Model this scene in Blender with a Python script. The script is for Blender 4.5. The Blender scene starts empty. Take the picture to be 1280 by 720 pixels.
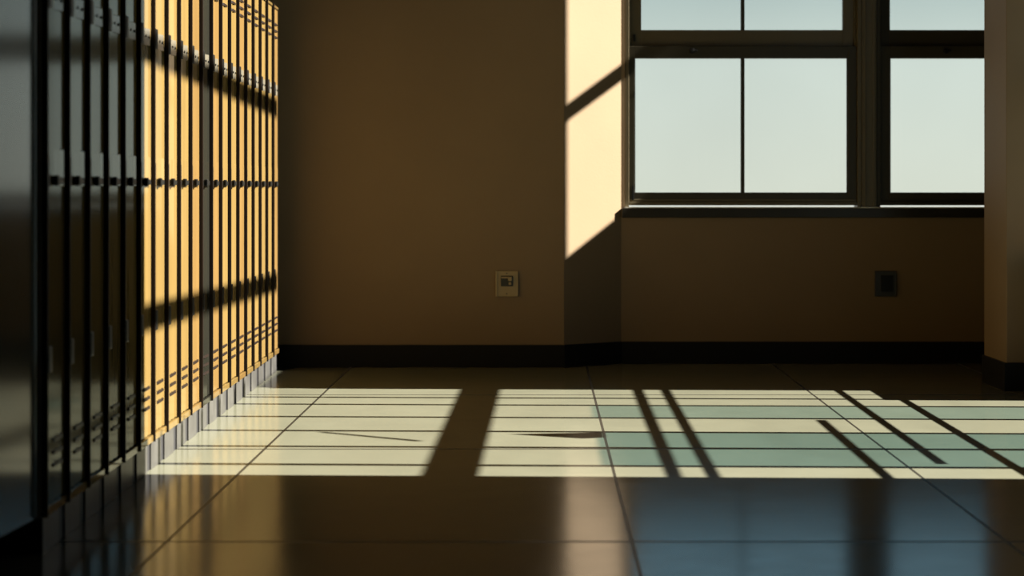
import bpy, bmesh, math
from mathutils import Vector, Matrix
C = bpy.context.scene.collection
SC = bpy.context.scene
F = 2741.0          # focal length in pixels of a 1280 wide frame
HZ = 235.0          # horizon row
def PX(x, Y): return (x-640.0)*Y/F
def PZ(y, Y): return 1.0-(y-HZ)*Y/F

# ------------------------------------------------------------------ materials
def mat(name, col, rough=.5, metal=0, ior=1.5, spec=.5, noise=None, bump=None, coat=0):
    m = bpy.data.materials.new(name); m.use_nodes = True
    n = m.node_tree.nodes; l = m.node_tree.links; b = n['Principled BSDF']
    b.inputs['Base Color'].default_value = (*col, 1)
    b.inputs['Roughness'].default_value = rough
    b.inputs['Metallic'].default_value = metal
    b.inputs['IOR'].default_value = ior
    b.inputs['Specular IOR Level'].default_value = spec
    if coat:
        b.inputs['Coat Weight'].default_value = coat; b.inputs['Coat Roughness'].default_value = .05
    if noise or bump:
        g = n.new('ShaderNodeNewGeometry')
        mp = n.new('ShaderNodeMapping'); l.new(g.outputs['Position'], mp.inputs[0])
    if noise:
        sc, amt, st = noise
        mp.inputs['Scale'].default_value = st
        t = n.new('ShaderNodeTexNoise'); t.inputs['Scale'].default_value = sc; t.inputs['Detail'].default_value = 5
        l.new(mp.outputs[0], t.inputs['Vector'])
        r = n.new('ShaderNodeMapRange'); r.inputs[3].default_value = 1-amt; r.inputs[4].default_value = 1+amt
        r.inputs[1].default_value = .3; r.inputs[2].default_value = .7
        l.new(t.outputs['Fac'], r.inputs[0])
        x = n.new('ShaderNodeVectorMath'); x.operation = 'SCALE'; x.inputs[0].default_value = col
        l.new(r.outputs[0], x.inputs['Scale']); l.new(x.outputs[0], b.inputs['Base Color'])
    if bump:
        t2 = n.new('ShaderNodeTexNoise'); t2.inputs['Scale'].default_value = bump[0]; t2.inputs['Detail'].default_value = 3
        l.new(g.outputs['Position'], t2.inputs['Vector'])
        bp = n.new('ShaderNodeBump'); bp.inputs['Strength'].default_value = bump[1]; bp.inputs['Distance'].default_value = .003
        l.new(t2.outputs['Fac'], bp.inputs['Height']); l.new(bp.outputs[0], b.inputs['Normal'])
    return m

M = {}
M['wall'] = mat('tan wall paint', (.20,.142,.082), .6, spec=.3, noise=(1.6,.05,(1,1,1)), bump=(90,.15))
M['ceil'] = mat('ceiling paint', (.05,.04,.03), .8)
M['locker'] = mat('yellow locker enamel', (.144,.096,.032), .09, ior=1.45, noise=(3,.10,(1,5,.35)))
M['locker_b'] = mat('worn ochre locker enamel', (.135,.083,.028), .11, ior=1.45, noise=(3,.12,(1,5,.35)))
M['locker_shade'] = mat('locker enamel with painted shadow', (.012,.012,.009), .12, ior=1.45)  # grey-green darkening of the enamel stands in for shadow on one door
for k_ in ('locker','locker_b','locker_shade'): M[k_].node_tree.nodes['Principled BSDF'].inputs['Specular Tint'].default_value = (.72,1,.92,1)
M['panel'] = mat('smooth filler enamel', (.085,.08,.058), .12, ior=1.45)
M['frame'] = mat('locker frame with shade in its brown', (.010,.005,.003), .45, spec=.3)  # near-black brown carries the shade of the edges between doors
M['black'] = mat('black metal', (.006,.006,.005), .4, spec=.3)
M['plate'] = mat('dull grey metal', (.115,.105,.08), .14)
M['plinth'] = mat('grey plinth laminate', (.055,.054,.05), .4, noise=(9,.25,(1,1,1)))
M['plinth_dark'] = mat('dark plinth joint', (.02,.02,.022), .5)
M['vinyl'] = mat('black vinyl baseboard', (.0035,.003,.0025), .55, spec=.25)
M['alu'] = mat('dark bronze aluminium', (.045,.039,.024), .35, metal=.2)
M['alu_glow'] = mat('bronze aluminium with painted glow', (.13,.108,.066), .32, metal=.3)  # paler bronze: glow off the lit reveal painted into the colour
M['sill'] = mat('dark stone sill', (.02,.017,.012), .3)
M['sill_top'] = mat('pale aluminium sill strip', (.55,.55,.5), .3)
M['outlet'] = mat('aged ivory plastic', (.34,.27,.15), .35)
M['outlet_dark'] = mat('dark steel plate', (.03,.03,.025), .35)

def floor_mat():
    m = bpy.data.materials.new('polished stone tiles'); m.use_nodes = True
    n = m.node_tree.nodes; l = m.node_tree.links; b = n['Principled BSDF']
    g = n.new('ShaderNodeNewGeometry')
    sp = n.new('ShaderNodeSeparateXYZ'); l.new(g.outputs['Position'], sp.inputs[0])
    def mth(op, a, b_=None, c=None):
        x = n.new('ShaderNodeMath'); x.operation = op
        for i, v in enumerate((a, b_, c)):
            if v is None: continue
            if isinstance(v, (int, float)): x.inputs[i].default_value = v
            else: l.new(v, x.inputs[i])
        return x.outputs[0]
    # tile joints run very slightly askew to the hall
    X = mth('SUBTRACT', mth('SUBTRACT', sp.outputs[0], .375), mth('MULTIPLY', mth('SUBTRACT', sp.outputs[1], 9.0), .013))
    Y = mth('SUBTRACT', sp.outputs[1], 6.2)
    right = mth('GREATER_THAN', X, 0)
    wid = mth('ADD', 1.315, mth('MULTIPLY', right, 1.06-1.315))
    u = mth('DIVIDE', X, wid); fu = mth('FRACT', u)
    du = mth('MULTIPLY', mth('MINIMUM', fu, mth('SUBTRACT', 1.0, fu)), wid)
    v = mth('DIVIDE', Y, 2.2); fv = mth('FRACT', v)
    dv = mth('MULTIPLY', mth('MINIMUM', fv, mth('SUBTRACT', 1.0, fv)), 2.2)
    j = mth('MAXIMUM', mth('LESS_THAN', du, .0055), mth('LESS_THAN', dv, .013))
    # tile tone
    cb = n.new('ShaderNodeCombineXYZ'); l.new(mth('FLOOR', u), cb.inputs[0]); l.new(mth('FLOOR', v), cb.inputs[1])
    wn = n.new('ShaderNodeTexWhiteNoise'); l.new(cb.outputs[0], wn.inputs['Vector'])
    mp = n.new('ShaderNodeMapping'); mp.inputs['Scale'].default_value = (.8,.35,1); mp.inputs['Rotation'].default_value=(0,0,.5)
    l.new(g.outputs['Position'], mp.inputs[0])
    t = n.new('ShaderNodeTexNoise'); t.inputs['Scale'].default_value = 2.2; t.inputs['Detail'].default_value = 8; t.inputs['Distortion'].default_value = 1.2
    l.new(mp.outputs[0], t.inputs['Vector'])
    tone = mth('ADD', mth('ADD', .78, mth('MULTIPLY', t.outputs['Fac'], .35)), mth('MULTIPLY', wn.outputs['Value'], .12))
    cc = n.new('ShaderNodeVectorMath'); cc.operation = 'SCALE'; cc.inputs[0].default_value = (.148,.150,.108)
    l.new(tone, cc.inputs['Scale'])
    mx = n.new('ShaderNodeMix'); mx.data_type = 'RGBA'
    l.new(j, mx.inputs['Factor']); l.new(cc.outputs[0], mx.inputs['A']); mx.inputs['B'].default_value = (.018,.016,.012,1)
    l.new(mx.outputs['Result'], b.inputs['Base Color'])
    t3 = n.new('ShaderNodeTexNoise'); t3.inputs['Scale'].default_value = 6; t3.inputs['Detail'].default_value = 4
    l.new(g.outputs['Position'], t3.inputs['Vector'])
    l.new(mth('ADD', mth('ADD', .125, mth('MULTIPLY', t3.outputs['Fac'], .08)), mth('MULTIPLY', j, .22)), b.inputs['Roughness'])
    l.new(mth('MULTIPLY', mth('SUBTRACT', 1.0, mth('MULTIPLY', j, .55)), .42), b.inputs['Specular IOR Level'])
    b.inputs['Specular Tint'].default_value = (.75,.92,1,1)
    b.inputs['IOR'].default_value = 1.33
    bp = n.new('ShaderNodeBump'); bp.inputs['Strength'].default_value = .12; bp.inputs['Distance'].default_value = .002
    t4 = n.new('ShaderNodeTexNoise'); t4.inputs['Scale'].default_value = 14
    l.new(g.outputs['Position'], t4.inputs['Vector'])
    l.new(mth('SUBTRACT', t4.outputs['Fac'], mth('MULTIPLY', j, .8)), bp.inputs['Height']); l.new(bp.outputs[0], b.inputs['Normal'])
    return m
M['floor'] = floor_mat()

def glass_mat():
    m = bpy.data.materials.new('window glass'); m.use_nodes = True
    n = m.node_tree.nodes; l = m.node_tree.links; n.clear()
    o = n.new('ShaderNodeOutputMaterial'); mx = n.new('ShaderNodeMixShader')
    tr = n.new('ShaderNodeBsdfTransparent'); tr.inputs[0].default_value = (.96,.98,.96,1)
    gl = n.new('ShaderNodeBsdfGlossy'); gl.inputs['Roughness'].default_value = .02
    fr = n.new('ShaderNodeFresnel'); fr.inputs[0].default_value = 1.45
    l.new(fr.outputs[0], mx.inputs[0]); l.new(tr.outputs[0], mx.inputs[1]); l.new(gl.outputs[0], mx.inputs[2])
    l.new(mx.outputs[0], o.inputs[0]); return m
M['glass'] = glass_mat()

# ------------------------------------------------------------------ mesh helpers
def box(bm, x0, x1, y0, y1, z0, z1):
    vs = [bm.verts.new((x, y, z)) for z in (z0, z1) for x, y in ((x0,y0),(x1,y0),(x1,y1),(x0,y1))]
    for f in ((3,2,1,0),(4,5,6,7),(0,1,5,4),(1,2,6,5),(2,3,7,6),(3,0,4,7)):
        bm.faces.new([vs[i] for i in f])
def prism(bm, pts, z0, z1):
    lo = [bm.verts.new((x, y, z0)) for x, y in pts]; hi = [bm.verts.new((x, y, z1)) for x, y in pts]
    bm.faces.new(lo[::-1]); bm.faces.new(hi)
    for i in range(len(pts)):
        k = (i+1) % len(pts); bm.faces.new((lo[i], lo[k], hi[k], hi[i]))
def cyl(bm, c, r, d, axis='Y', seg=20):
    rot = {'Y': Matrix.Rotation(math.pi/2, 4, 'X'), 'X': Matrix.Rotation(math.pi/2, 4, 'Y'), 'Z': Matrix.Identity(4)}[axis]
    bmesh.ops.create_cone(bm, cap_ends=True, segments=seg, radius1=r, radius2=r, depth=d, matrix=Matrix.Translation(c) @ rot)
def obj(name, bm, m, parent=None, bevel=0, loc=None):
    bmesh.ops.recalc_face_normals(bm, faces=bm.faces)
    me = bpy.data.meshes.new(name); bm.to_mesh(me); bm.free(); me.materials.append(m)
    o = bpy.data.objects.new(name, me); C.objects.link(o)
    if parent: o.parent = parent
    if loc: o.location = loc
    if bevel:
        b = o.modifiers.new('bevel', 'BEVEL'); b.width = bevel; b.segments = 2; b.limit_method = 'ANGLE'
    return o
def boxes(name, lst, m, parent=None, bevel=0):
    bm = bmesh.new()
    for b in lst: box(bm, *b)
    return obj(name, bm, m, parent, bevel)
def struct(name, lst, m, bevel=0):
    o = boxes(name, lst, m, None, bevel); o['kind'] = 'structure'; return o
def empty(name, loc=(0,0,0)):
    o = bpy.data.objects.new(name, None); C.objects.link(o); o.location = loc; o.empty_display_size = .1; return o
def tag(o, label, cat, group=None):
    o['label'] = label; o['category'] = cat
    if group: o['group'] = group
    return o

# ------------------------------------------------------------------ room shell
TOP = 5.95
FX = -1.28                      # locker front plane
YF, YW = 12.24, 12.50           # front part of the back wall, window wall
struct('floor', [(-2.1, 4.2, -3.2, 13.2, -.1, 0)], M['floor'])
struct('ceiling', [(-2.05, 3.7, -3.2, 12.8, TOP, TOP+.05)], M['ceil'])
struct('wall_left', [(-2.05, -1.80, -3.2, 13.0, 0, TOP)], M['wall'])
struct('wall_rear', [(-1.8, 3.0, -3.2, -3.0, 0, TOP)], M['wall'])
# back wall: plain part, splayed reveal, window wall
WX0, WX1, WZ0, WZ1 = PX(781, YW), 3.42, PZ(259.3, YW), 2.75
bm = bmesh.new()
prism(bm, [(-1.8,YF),(.29,YF),(.622,YW),(.622,12.8),(-1.8,12.8)], 0, TOP)
box(bm, .622, 3.7, YW, 12.8, 0, WZ0)
box(bm, .622, 3.7, YW, 12.8, WZ1, TOP)
box(bm, .622, WX0, YW, 12.8, WZ0, WZ1)
box(bm, WX1, 3.7, YW, 12.8, WZ0, WZ1)
o = obj('wall_back', bm, M['wall']); o['kind'] = 'structure'

# sun travels along -X, a touch along +Y
SX, SY, ST = -1.0, .04, -.75
# right wall with the tall sunlit window (runs 1 degree askew)
RW = 2.60
def rx(Y): return RW+.0182*(Y-9.0)
def rslab(bm, y0, y1, z0, z1, d0=0.0, d1=.15):
    prism(bm, [(rx(y0)+d0,y0),(rx(y0)+d1,y0),(rx(y1)+d1,y1),(rx(y1)+d0,y1)], z0, z1)
PY0, PY1, PXL = 10.80, 11.31, 2.435
YN = 7.50
bm = bmesh.new()
rslab(bm, -3.2, YN, 0, TOP)
rslab(bm, YN, 10.30, 0, .12)
rslab(bm, 10.30, PY0, 0, .65)  # raised sill length, unseen, added to block low sun at the patch corner
rslab(bm, YN, PY0, 5.06, TOP)
# nook behind the pillar
box(bm, 3.5, 3.7, PY0, 12.5, 0, 3.01)
box(bm, 3.5, 3.7, PY0, 12.12, 3.01, 3.585)
box(bm, 3.5, 3.7, 11.80, 12.12, 3.585, TOP)
box(bm, 3.5, 3.7, 12.42, 12.5, 3.01, TOP)
box(bm, 3.5, 3.7, 12.12, 12.42, 4.75, TOP)
box(bm, 3.5, 3.7, PY0, 11.80, 5.85, TOP)
rslab(bm, 10.782, PY0, .65, 2.74)  # unseen jamb strip added to keep grazing sun off the pillar front
o = obj('wall_right', bm, M['wall']); o['kind'] = 'structure'
o = struct('pillar', [(PXL, 3.5, PY0, PY1, 0, 2.74)], M['wall'], .004)
# bars of the side windows
w3 = empty('window_3', (RW, 9.1, .12)); w3['kind'] = 'structure'
def wpart(name, items):
    bm = bmesh.new()
    for it in items: rslab(bm, *it)
    o = obj(name, bm, M['alu']); o.parent = w3; o.matrix_parent_inverse = Matrix.Translation((-RW, -9.1, -.12)); return o
wpart('rail', [(YN, PY0, 2.05, 2.17, .0, .045)])
wpart('rail', [(YN, 11.8, 4.36, 4.435, .0, .04)])
wpart('rail', [(YN, 11.8, 3.415, 3.485, .0, .04)])
wpart('rail', [(YN, PY0, 1.505, 1.53, .0, .025)])
wpart('rail', [(YN, PY0, 1.405, 1.425, .0, .025)])
wpart('rail', [(YN, 9.4, .955, .975, .0, .02)])
wpart('rail', [(7.9, PY0, .765, .783, .0, .02)])
wpart('rail', [(YN, PY0, .58, .60, .0, .02)])
for y in (7.80, 8.35, 8.90, 9.45, 10.0, 10.34):
    wpart('muntin', [(y-.026, y+.026, .12 if y<10.3 else .65, 3.0, .0, .025)])
w4 = empty('window_4', (3.5, 12.27, 3.01)); w4['kind'] = 'structure'
o = boxes('rail', [(3.52, 3.56, 12.12, 12.42, 3.81, 3.88)], M['alu'], w4); o.matrix_parent_inverse = Matrix.Translation((-3.5,-12.27,-3.01))

# greenish tinted glass in the low rows of the side window
def tint(name, col):
    m = bpy.data.materials.new(name); m.use_nodes = True
    n = m.node_tree.nodes; l = m.node_tree.links; n.clear()
    o = n.new('ShaderNodeOutputMaterial'); t_ = n.new('ShaderNodeBsdfTransparent'); t_.inputs[0].default_value = (*col,1)
    l.new(t_.outputs[0], o.inputs[0]); return m
M['tint'] = tint('tinted side glass', (.60,.73,.78)); M['tint2'] = tint('lightly tinted side glass', (.74,.84,.88))
for y0, y1 in ((7.826, 8.324), (8.376, 8.874), (9.476, 9.974)):
    bm = bmesh.new(); prism(bm, [(rx(y0)+.010,y0),(rx(y0)+.014,y0),(rx(y1)+.014,y1),(rx(y1)+.010,y1)], .12, 1.70)
    o = obj('tinted_pane', bm, M['tint'] if y0 < 9 else M['tint2']); o.parent = w3; o.matrix_parent_inverse = Matrix.Translation((-RW, -9.1, -.12))
# unseen bar and plate added to cast two shadows on the floor
def wpoly(name, pts):
    bm = bmesh.new()
    a = [bm.verts.new((rx(y)+.03, y, z)) for y, z in pts]; b_ = [bm.verts.new((rx(y)+.045, y, z)) for y, z in pts]
    bm.faces.new(a); bm.faces.new(b_[::-1])
    for i in range(len(pts)):
        k = (i+1) % len(pts); bm.faces.new((a[i], b_[i], b_[k], a[k]))
    o = obj(name, bm, M['alu']); o.parent = w3; o.matrix_parent_inverse = Matrix.Translation((-RW, -9.1, -.12))
wpoly('shadow_bar', [(8.86,2.56),(8.83,2.56),(8.53,2.25),(8.57,2.25)])
wpoly('shadow_plate', [(8.80,1.985),(8.88,1.70),(8.70,1.70),(8.66,1.76)])
# baseboards
BZ = .125
bm = bmesh.new(); t = .012
prism(bm, [(-1.78,YF-t),(.294,YF-t),(.626,YW-t),(3.5,YW-t),(3.5,YW),(.622,YW),(.29,YF),(-1.78,YF)], 0, BZ)
o = obj('baseboard_back', bm, M['vinyl'], None, .002); o['kind'] = 'structure'
bm = bmesh.new()
prism(bm, [(PXL-t,PY1),(PXL-t,PY0-t),(rx(PY0),PY0-t),(rx(PY0),PY0),(PXL,PY0),(PXL,PY1)], 0, .14)
o = obj('baseboard_right', bm, M['vinyl'], None, .002); o['kind'] = 'structure'

# window sill
bm = bmesh.new()
box(bm, PX(777,YW)-.0, 3.5, 12.468, YW+.02, PZ(272,YW), PZ(260,YW))
o = obj('trim_1', bm, M['sill'], None, .003); o['kind'] = 'structure'
bm = bmesh.new()
box(bm, PX(781,YW), 3.5, 12.472, YW+.03, PZ(260,YW), PZ(258.8,YW))
o = obj('trim_2', bm, M['sill_top']); o['kind'] = 'structure'

# ------------------------------------------------------------------ windows in the back wall
def sash_window(name, xl, xr, x_lo, x_hi, mx, xup_lo, xup_hi, pale):
    w = empty(name, (PX((xl+xr)/2, YW), YW, PZ(257.5, YW))); w['kind'] = 'structure'
    inv = Matrix.Translation(-w.location)
    def p(n_, lst, m, bev=.002, par=w):
        o = boxes(n_, lst, m, par, bev)
        if par is w: o.matrix_parent_inverse = inv
        return o
    a, b = PX(xl,YW), PX(xr,YW)
    z0, zt = PZ(258.9,YW), WZ1
    Yf0, Yf1 = YW+.005, YW+.14
    # outer frame: jambs stepped in depth
    p('frame', [(a, a+.022, Yf0, Yf1, z0, zt), (b-.022, b, Yf0, Yf1, z0, zt),
                (a+.022, a+.034, Yf0+.045, Yf1, z0+.036, zt-.04), (b-.034, b-.022, Yf0+.045, Yf1, z0+.036, zt-.04),
                (a+.022, b-.022, Yf0, Yf1, PZ(256.7,YW), PZ(252.5,YW)), (a+.022, b-.022, Yf0+.02, Yf1, PZ(252.5,YW), PZ(249,YW)),
                (a+.022, b-.022, Yf0, Yf1, zt-.04, zt)], M['alu_glow'] if pale else M['alu'])
    # lower sash nearer the room
    Y = YW+.03; Y2 = Y+.035
    g0, g1, gz0, gz1 = PX(x_lo,Y), PX(x_hi,Y), PZ(240.5,Y), PZ(73,Y)
    s0, s1 = a+.023, b-.023
    ls = p('lower_sash', [(s0, g0, Y, Y2, PZ(252.5,Y), PZ(57.8,Y)), (g1, s1, Y, Y2, PZ(252.5,Y), PZ(57.8,Y)),
                     (g0, g1, Y, Y2, gz1, PZ(57.8,Y)), (g0, g1, Y, Y2, PZ(252.5,Y), gz0),
                     (g0, g0+.006, Y+.01, Y2-.01, gz0, gz1), (g1-.006, g1, Y+.01, Y2-.01, gz0, gz1)], M['alu'])
    if mx:
        p('muntin', [(PX(mx-2.3,Y), PX(mx+2.3,Y), Y+.004, Y2-.004, gz0, gz1)], M['alu'], .001)
    p('glass', [(g0, g1, Y+.015, Y+.019, gz0, gz1)], M['glass'], 0)
    # sash lock: round catch on the meeting rail
    cx = PX(865 if mx < 1000 else 1182, Y)
    bm = bmesh.new(); cyl(bm, (cx, Y-.004, PZ(63.5,Y)), .017, .010); cyl(bm, (cx, Y-.011, PZ(63.5,Y)), .010, .008)
    box(bm, cx-.006, cx+.030, Y-.014, Y-.008, PZ(63.5,Y)-.005, PZ(63.5,Y)+.005)
    o = obj('sash_lock', bm, M['black'], w, .0015); o.matrix_parent_inverse = inv
    # upper sash farther out
    Y = YW+.072; Y2 = Y+.035
    u0, u1, uz = PX(xup_lo,Y), PX(xup_hi,Y), PZ(37.5,Y)
    p('upper_sash', [(s0+.004, u0, Y, Y2, PZ(61,Y), zt-.045), (u1, s1-.004, Y, Y2, PZ(61,Y), zt-.045),
                     (u0, u1, Y, Y2, PZ(61,Y), uz), (u0, u1, Y, Y2, zt-.10, zt-.045)], M['alu_glow'] if pale else M['alu'])
    if mx:
        p('muntin', [(PX(mx-2.3,Y), PX(mx+2.3,Y), Y+.004, Y2-.004, uz, zt-.10)], M['alu'], .001)
    p('glass', [(u0, u1, Y+.015, Y+.019, uz, zt-.10)], M['glass'], 0)
    # small corner guides at the left jamb
    if pale:
        p('sash_guide', [(PX(792,YW), PX(795,YW), Y-.012, Y, PZ(51,YW), PZ(42,YW))], M['black'], .001)
        p('sash_guide', [(PX(790,YW), PX(792.5,YW), YW+.022, YW+.03, PZ(250,YW), PZ(232,YW))], M['black'], .001)
    return w
sash_window('window_1', 781.5, 1077, 793, 1060, 928.5, 801.5, 1053.5, True)
sash_window('window_2', 1096, 1388, 1112.5, 1379, 1245, 1112.5, 1379, False)
# post between the two windows
bm = bmesh.new()
z0 = PZ(258.7,YW)
box(bm, PX(1077.5,YW), PX(1095.5,YW), YW-.006, YW+.13, z0, WZ1)
box(bm, PX(1080,YW), PX(1082,YW), YW-.014, YW-.006, z0, WZ1)
box(bm, PX(1090,YW), PX(1093.5,YW), YW-.012, YW-.006, z0, WZ1)
o = obj('trim_3', bm, M['alu_glow'], None, .0015); o['kind'] = 'structure'

# ------------------------------------------------------------------ wall plates
def outlet(xc, yc, Y, wpx, hpx, label, m, full):
    X, Z = PX(xc,Y), PZ(yc,Y); w, h = wpx*Y/F/2, hpx*Y/F/2
    t = tag(empty('power_outlet', (X, Y, Z)), label, 'outlet')
    bm = bmesh.new(); box(bm, -w, w, -.010, 0, -h, h)
    obj('cover_plate', bm, m, t, .004)
    bm = bmesh.new()
    box(bm, -w, -w+.010, -.016, -.009, -h, h); box(bm, w-.006, w, -.014, -.009, -h, h)
    box(bm, -w, w, -.014, -.009, -h, -h+.006)
    obj('plate_rim', bm, m, t, .0015)
    if full:
        bm = bmesh.new(); box(bm, -w*.55, w*.55, -.016, -.009, -h*.2, h*.62); 
        r = obj('receptacle', bm, M['outlet_dark'], t, .002)
        bm = bmesh.new(); box(bm, -w*.5, w*.42, -.022, -.015, h*.42, h*.55); box(bm, w*.12, w*.45, -.030, -.015, h*.22, h*.55)
        box(bm, w*.16, w*.40, -.026, -.015, -h*.08, h*.12)
        obj('plug_cover', bm, m, r, .0015)
        for dz in (-.78, .8):
            bm = bmesh.new(); cyl(bm, (0,-.011,h*dz), .004, .004, seg=12); obj('screw', bm, M['outlet_dark'], t)
    else:
        bm = bmesh.new(); box(bm, -w*.45, w*.7, -.014, -.009, -h*.65, h*.65); obj('receptacle', bm, M['black'], t, .002)
    return t
outlet(633.5, 354.5, YF, 28, 32, 'small pale power outlet plate on the tan wall between the lockers and the window', M['outlet'], True)
outlet(1106.5, 354.5, YW, 27, 32, 'dark power outlet plate low on the shaded wall under the window', M['outlet_dark'], False)

# ------------------------------------------------------------------ lockers
W = .30; ZB, ZT = .10, 1.985
NF = 4                       # pressed vertical flutes on each door
RIB = .015
EPS = .12
def make_locker(kind):
    """origin: floor, front plane, near corner; y runs away from the camera"""
    dm = {'a': M['locker'], 'b': M['locker_b'], 'dark': M['locker_shade']}[kind]
    t = empty('locker')
    # carcass: side panels, top, bottom, back
    boxes('body', [(-.42, RIB, 0, .007, ZB, ZT), (-.42, -.012, W-.004, W, ZB, ZT),
                   (-.42, -.40, .007, W-.004, ZB, ZT), (-.40, -.022, .007, W-.004, ZT-.02, ZT), (-.40, -.022, .007, W-.004, ZB, ZB+.02)], M['frame'], t, .001)
    # top and bottom front rails in door colour
    boxes('front_rail', [(-.022, .008, .008, W-.003, ZB, ZB+.024)], dm, t, .002)
    boxes('front_rail', [(-.022, .004, .008, W-.003, ZT-.014, ZT)], dm, t, .002)
    # door
    z0, z1 = ZB+.028, ZT-.018
    y0, y1 = .012, W-.008
    bm = bmesh.new(); s = (y1-y0)/NF; d = s*EPS
    pts = [(-.022, y1), (-.022, y0)]
    for k in range(NF):
        pts += [(-d, y0+k*s+.0008), (0, y0+(k+1)*s-.0008)]
    prism(bm, pts, z0, z1)
    door = obj('door', bm, dm, t)
    # vents: three slots above, three below, each a dark hooded louvre
    for zc, n_ in ((1.85, 'vent_louvre'), (.262, 'vent_louvre')):
        bm = bmesh.new()
        for k in (-1, 0, 1):
            z = zc+k*.035
            prism(bm, [(-.006, .13), (-.006, .262), (.0035, .255), (.0035, .137)], z-.005, z+.005)
        obj(n_, bm, M['frame'], door)
    # plate with recessed pull and lever
    bm = bmesh.new(); prism(bm, [(-.012,.165),(-.012,.262),(.0045,.262),(-.0065,.165)], 1.005, 1.11)
    h = obj('handle', bm, dm, door, .002)
    bm = bmesh.new(); box(bm, -.004, .012, .130, .225, 1.011, 1.030); box(bm, .002, .016, .130, .155, 1.006, 1.036)
    obj('lever', bm, M['black'], h, .003)
    # latch boxes beside the stile
    for z in (1.53, .53):
        bm = bmesh.new(); box(bm, -.010, .017, .011, .048, z-.036, z+.036)
        obj('hinge', bm, M['black'], door, .003)
    bm = bmesh.new(); box(bm, -.010, .013, .011, .030, 1.0, 1.09)
    obj('hinge', bm, M['black'], door, .003)
    # number plate
    bm = bmesh.new(); prism(bm, [(-.012,.16),(-.012,.25),(.0045,.25),(-.006,.16)], 1.50, 1.56); pl = obj('number_plate', bm, M['plate'], door, .002)
    for yy in (.165, .235):
        bm = bmesh.new(); cyl(bm, (.004, yy, 1.53), .005, .004, 'X', 10); obj('rivet', bm, M['black'], pl)
    # plinth
    boxes('plinth', [(-.40, .0, .0, W*.72, 0, ZB-.001)], M['plinth'], t, .001)
    boxes('plinth_joint', [(-.40, -.006, W*.72, W, 0, ZB-.001)], M['plinth_dark'], t)
    return t
def dup(root):
    r = root.copy(); C.objects.link(r)
    for ch in list(root.children):
        c = ch.copy(); C.objects.link(c); c.parent = r
        for g in list(ch.children):
            d = g.copy(); C.objects.link(d); d.parent = c
            for q in list(g.children):
                e = q.copy(); C.objects.link(e); e.parent = c
    return r
protos = {}
ords = ['first','second','third','fourth','fifth','sixth','seventh','eighth','ninth','tenth']
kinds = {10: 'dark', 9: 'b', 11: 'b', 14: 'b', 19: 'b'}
Y0 = 7.78-6*W
used = set()
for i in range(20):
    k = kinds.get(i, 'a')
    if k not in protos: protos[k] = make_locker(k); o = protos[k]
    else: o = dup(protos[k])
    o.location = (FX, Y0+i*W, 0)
    if i == 0: lab = 'tall narrow steel locker in grey shade, right beside the blank smooth panel'
    elif i < 5: lab = 'tall narrow steel locker in grey shade, %s locker right of the blank panel' % ords[i]
    elif i == 5: lab = 'tall narrow steel locker in grey shade, touching the edge of the sunlit lockers'
    elif i == 6: lab = 'sunlit yellow locker, leftmost of the sunlit row and next to the shaded lockers'
    elif i < 9: lab = 'sunlit yellow steel locker, %s sunlit one from the shaded lockers' % ords[i-6]
    elif i == 9: lab = 'sunlit deeper ochre locker immediately left of the shadow-painted locker'
    elif i == 10: lab = 'locker with its shadow painted as a dark grey-green door, among the sunlit yellow ones'
    elif i == 11: lab = 'sunlit deeper ochre locker immediately right of the shadow-painted locker'
    elif i == 19: lab = 'farthest locker of the row, its door deeper ochre, by the tan wall'
    elif i == 18: lab = 'sunlit yellow locker next to last before the tan wall'
    elif i == 14: lab = 'sunlit deeper ochre locker, fourth locker right of the shadow-painted one'
    else: lab = 'sunlit yellow steel locker, %s locker right of the shadow-painted one' % ords[i-11]
    tag(o, lab, 'locker', 'school lockers along the left wall')

# blank filler at the near end of the row
fp = tag(empty('filler_panel', (FX, Y0, 0)), 'wide smooth blank steel panel at the near left end of the locker row', 'panel')
bm = bmesh.new()
L = 1.6
prism(bm, [(-.42,-.004),(-.42,-L),(-.12,-L),(-.012,-.03),(.0,-.02),(.0,-.004)], ZB, ZT)
obj('panel', bm, M['panel'], fp, .004)
boxes('plinth', [(-.42, -.14, -L, -.004, 0, ZB-.001)], M['plinth_dark'], fp)

# ------------------------------------------------------------------ light
sun = bpy.data.lights.new('sun', 'SUN'); so = bpy.data.objects.new('sun', sun); C.objects.link(so)
so.rotation_euler = Vector((SX, SY, ST)).to_track_quat('-Z', 'Y').to_euler()
so.location = (8, 8, 8)
sun.energy = 33.0; sun.color = (1, .93, .82); sun.angle = math.radians(.42)

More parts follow.
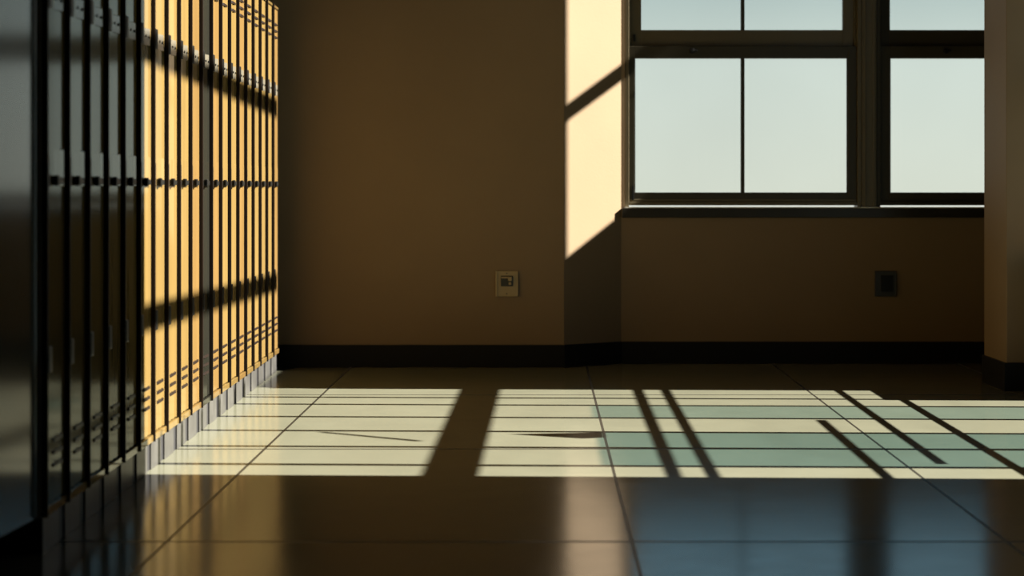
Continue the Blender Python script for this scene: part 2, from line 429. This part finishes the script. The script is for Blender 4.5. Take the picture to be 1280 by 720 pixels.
w = bpy.data.worlds.new('sky'); SC.world = w; w.use_nodes = True
n = w.node_tree.nodes; l = w.node_tree.links; bg = n['Background']
tc = n.new('ShaderNodeTexCoord'); sp = n.new('ShaderNodeSeparateXYZ'); l.new(tc.outputs['Generated'], sp.inputs[0])
cr = n.new('ShaderNodeValToRGB'); l.new(sp.outputs[2], cr.inputs[0])
e = cr.color_ramp; e.elements[0].position = 0; e.elements[0].color = (.76,.79,.71,1)
e.elements[1].position = 1; e.elements[1].color = (.04,.06,.09,1)
for p_, c_ in ((.055,(.72,.79,.75,1)), (.09,(.50,.60,.60,1)), (.16,(.32,.57,.74,1)), (.33,(.05,.08,.11,1))):
    q = e.elements.new(p_); q.color = c_
tn = n.new('ShaderNodeTexNoise'); tn.inputs['Scale'].default_value = 9; tn.inputs['Detail'].default_value = 3
l.new(tc.outputs['Generated'], tn.inputs['Vector'])
mr = n.new('ShaderNodeMapRange'); mr.inputs[1].default_value=.3; mr.inputs[2].default_value=.7; mr.inputs[3].default_value = .95; mr.inputs[4].default_value = 1.05
l.new(tn.outputs['Fac'], mr.inputs[0])
vm = n.new('ShaderNodeVectorMath'); vm.operation = 'SCALE'; l.new(cr.outputs[0], vm.inputs[0]); l.new(mr.outputs[0], vm.inputs['Scale'])
l.new(vm.outputs[0], bg.inputs[0]); bg.inputs[1].default_value = 1.0

# ------------------------------------------------------------------ camera
cam = bpy.data.cameras.new('camera'); co = bpy.data.objects.new('camera', cam); C.objects.link(co)
co.location = (0, 0, 1); co.rotation_euler = (math.pi/2, 0, 0)
cam.sensor_width = 36; cam.lens = F/1280*36; cam.shift_y = -(360-HZ)/1280
cam.clip_start = .05; cam.clip_end = 200
cam.dof.use_dof = True; cam.dof.focus_distance = 9.8; cam.dof.aperture_fstop = 2.8
SC.camera = co
vs = SC.view_settings; vs.view_transform = 'Standard'; vs.look = 'None'; vs.exposure = 0; vs.gamma = 1; vs.use_curve_mapping = False
SC.cycles.use_denoising = True
SC.cycles.max_bounces = 8; SC.cycles.diffuse_bounces = 5; SC.cycles.caustics_reflective = False
